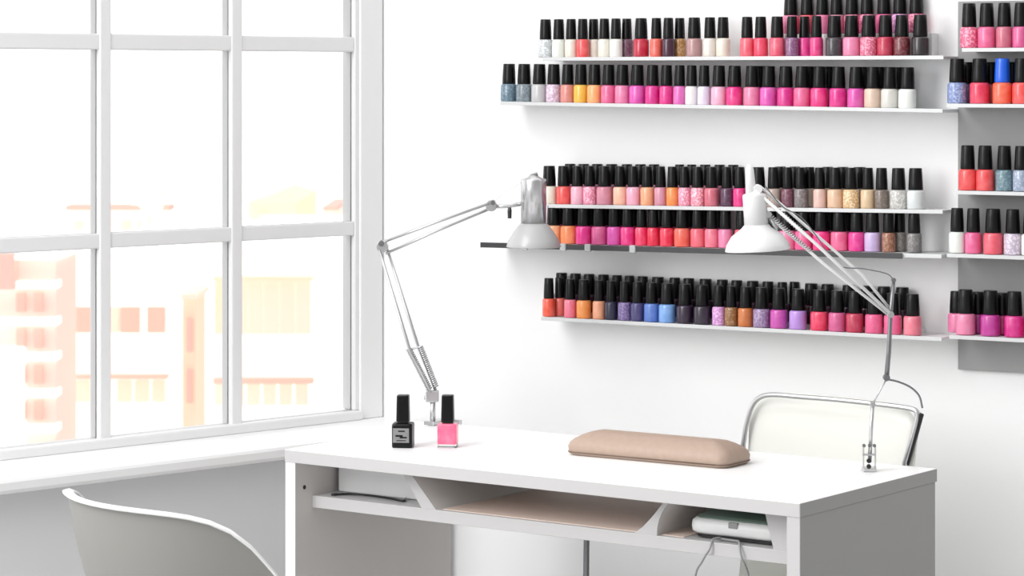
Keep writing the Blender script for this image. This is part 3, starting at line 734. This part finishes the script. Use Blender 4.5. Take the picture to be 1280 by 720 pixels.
# ---- lowest
r, zf, t, s0, s1 = ledge('lowest', 677, 1177, (686, 394.8), (1140, 418.2), .06, .095, label='white wall shelf, lowest of the long shelves')
obj('riser', bx(wall_s(690, .03)-s0, wall_s(1150, .03)-s0, -.045, 0, .0, .008), M['shelf'], r)
fill([(686,'orange red'),(699.6,'coral'),(713,'salmon pink'),(730,'orange'),(749,'peach'),(764,'navy'),(781,'purple glitter'),(797,'indigo'),(814.5,'cornflower blue'),(834,'sky blue'),(856,'blackberry'),(877.5,'blackberry'),(898.5,'lilac pink glitter'),(914,'copper glitter'),(932,'copper orange'),(952,'grey purple'),(973.5,'magenta violet'),(997.5,'soft violet'),
  (1024,'cherry pink'),(1046.6,'pink mauve'),(1068.5,'raspberry'),(1092.5,'rose pink'),(1116,'rose pink'),(1140.6,'salmon pink')], zf, t, .076, 'front row of lowest long shelf', 'front bottles on the lowest shelf')
fill([(px,'dark plum') for px in (702,719.5,736.5,754.5,771.5,787,803.5,822.5,843.5,861,882,903,921,941,960,978,993,1014,1034.5,1061,1084,1105,1128)], zf, t, .026, 'back row of lowest long shelf', 'back row of the lowest shelf', dz=.008)

# ---- the rack at the picture's edge: a grey back panel with five shelves
sL = wall_s(1200, .0); sR = wall_s(1400, 0)
Yr = W(sL, 0, 0).y
ztop, zbot = zat(2, Yr), zat(461, Yr)
rack = thing('polish_rack', 'grey wall rack with five white shelves at the picture edge', 'rack', W(sL, 0, zbot), RW)
obj('back_panel', bx(0, sR-sL, -.012, 0, 0, ztop-zbot), M['rackgrey'], rack, bev=.001)
RR = [(1203, 60.5, .085, [(1211.5,'pink glitter'),(1233.5,'rose pink'),(1255.5,'mauve rose'),(1276,'pink mauve'),(1298,'hot pink'),(1320,'rose pink')], 'top'),
      (1184, 130.0, .10, [(1196.5,'periwinkle glitter'),(1224.5,'rose red'),(1253,'!orange red'),(1277,'coral red'),(1300,'coral'),(1322,'coral')], 'second'),
      (1192, 238.5, .085, [(1209.5,'coral red'),(1231.5,'coral red'),(1255.5,'blue-grey glitter'),(1277,'silver-blue glitter'),(1300,'grey glitter'),(1322,'silver')], 'third'),
      (1184, 317.5, .10, [(1196.5,'white'),(1216.7,'rose pink'),(1241.5,'pink coral'),(1266,'lilac glitter'),(1288,'white'),(1311,'pale pink')], 'fourth'),
      (1187, 419.5, .095, [(1207,'light pink'),(1238,'magenta purple'),(1268,'fuchsia'),(1296,'hot pink'),(1322,'pink coral')], 'lowest')]
for pxl, py, dep, row, nm in RR:
    df = dep-.027
    sA = wall_s(1230, df); z = zat(py, W(sA, df, 0).y)
    s0 = wall_s(pxl, dep)
    b_ = obj('shelf', bx(s0-sL, sR-sL, -dep, -.012, z-zbot-.0065, z-zbot), M['shelf'], rack, bev=.001)
    obj('front_edge', bx(s0-sL-.0005, sR-sL, -dep-.001, -dep+.0005, z-zbot-.0065, z-zbot+.0005), M['shelfedge'], b_)
    zrow = z
    fill(row, lambda s, z=z: z, 0, df, f'{nm} grey rack shelf front', f'front bottles on the {nm} shelf of the grey rack', scl=1.08)
z = zat(130, W(wall_s(1230, .073), .073, 0).y)
fill([(1209,'periwinkle glitter'),(1239,'coral red'),(1265,'coral')], lambda s: z, 0, .032, 'second grey rack shelf back row', 'back row of the second grey rack shelf')
z5 = zrow
fill([(1196,'light pink'),(1223,'magenta purple'),(1253,'fuchsia')], lambda s: z5, 0, .034, 'lowest grey rack shelf back row', 'back row of the lowest grey rack shelf')

# ------------------------------------------------------------------ light: a bright sky on the window side, dimmer towards the room's inner end
w = bpy.data.worlds.new('sky'); sc.world = w; w.use_nodes = True; t = w.node_tree
bg = t.nodes['Background']; tc = t.nodes.new('ShaderNodeTexCoord')
dp = t.nodes.new('ShaderNodeVectorMath'); dp.operation = 'DOT_PRODUCT'; dp.inputs[1].default_value = (.86, -.42, -.28)
t.links.new(tc.outputs['Generated'], dp.inputs[0])
mr = t.nodes.new('ShaderNodeMapRange'); mr.interpolation_type = 'SMOOTHSTEP'
mr.inputs['From Min'].default_value = -.45; mr.inputs['From Max'].default_value = .5; mr.inputs['To Min'].default_value = 1.5; mr.inputs['To Max'].default_value = .36
t.links.new(dp.outputs['Value'], mr.inputs['Value']); t.links.new(mr.outputs[0], bg.inputs['Strength'])
bg.inputs['Color'].default_value = (1, 1, 1, 1)
def area(name, loc, target, size, power):
    l = bpy.data.lights.new(name, 'AREA'); l.shape = 'RECTANGLE'; l.size, l.size_y = size; l.energy = power
    o = bpy.data.objects.new(name, l); C.objects.link(o); o.location = loc
    o.rotation_euler = (Vector(target)-Vector(loc)).to_track_quat('-Z', 'Y').to_euler()
    return o
area('window_side_softlight', (-2.2, 3.4, 3.4), (.3, 5.2, .9), (2.0, 2.0), 62)  # added light out of view, boosting wall and desk

area('low_softlight', (-1.6, 3.55, 1.7), (.2, 4.6, .75), (.9, .9), 16)  # added light out of view, brightening the left sides of chair and desk things
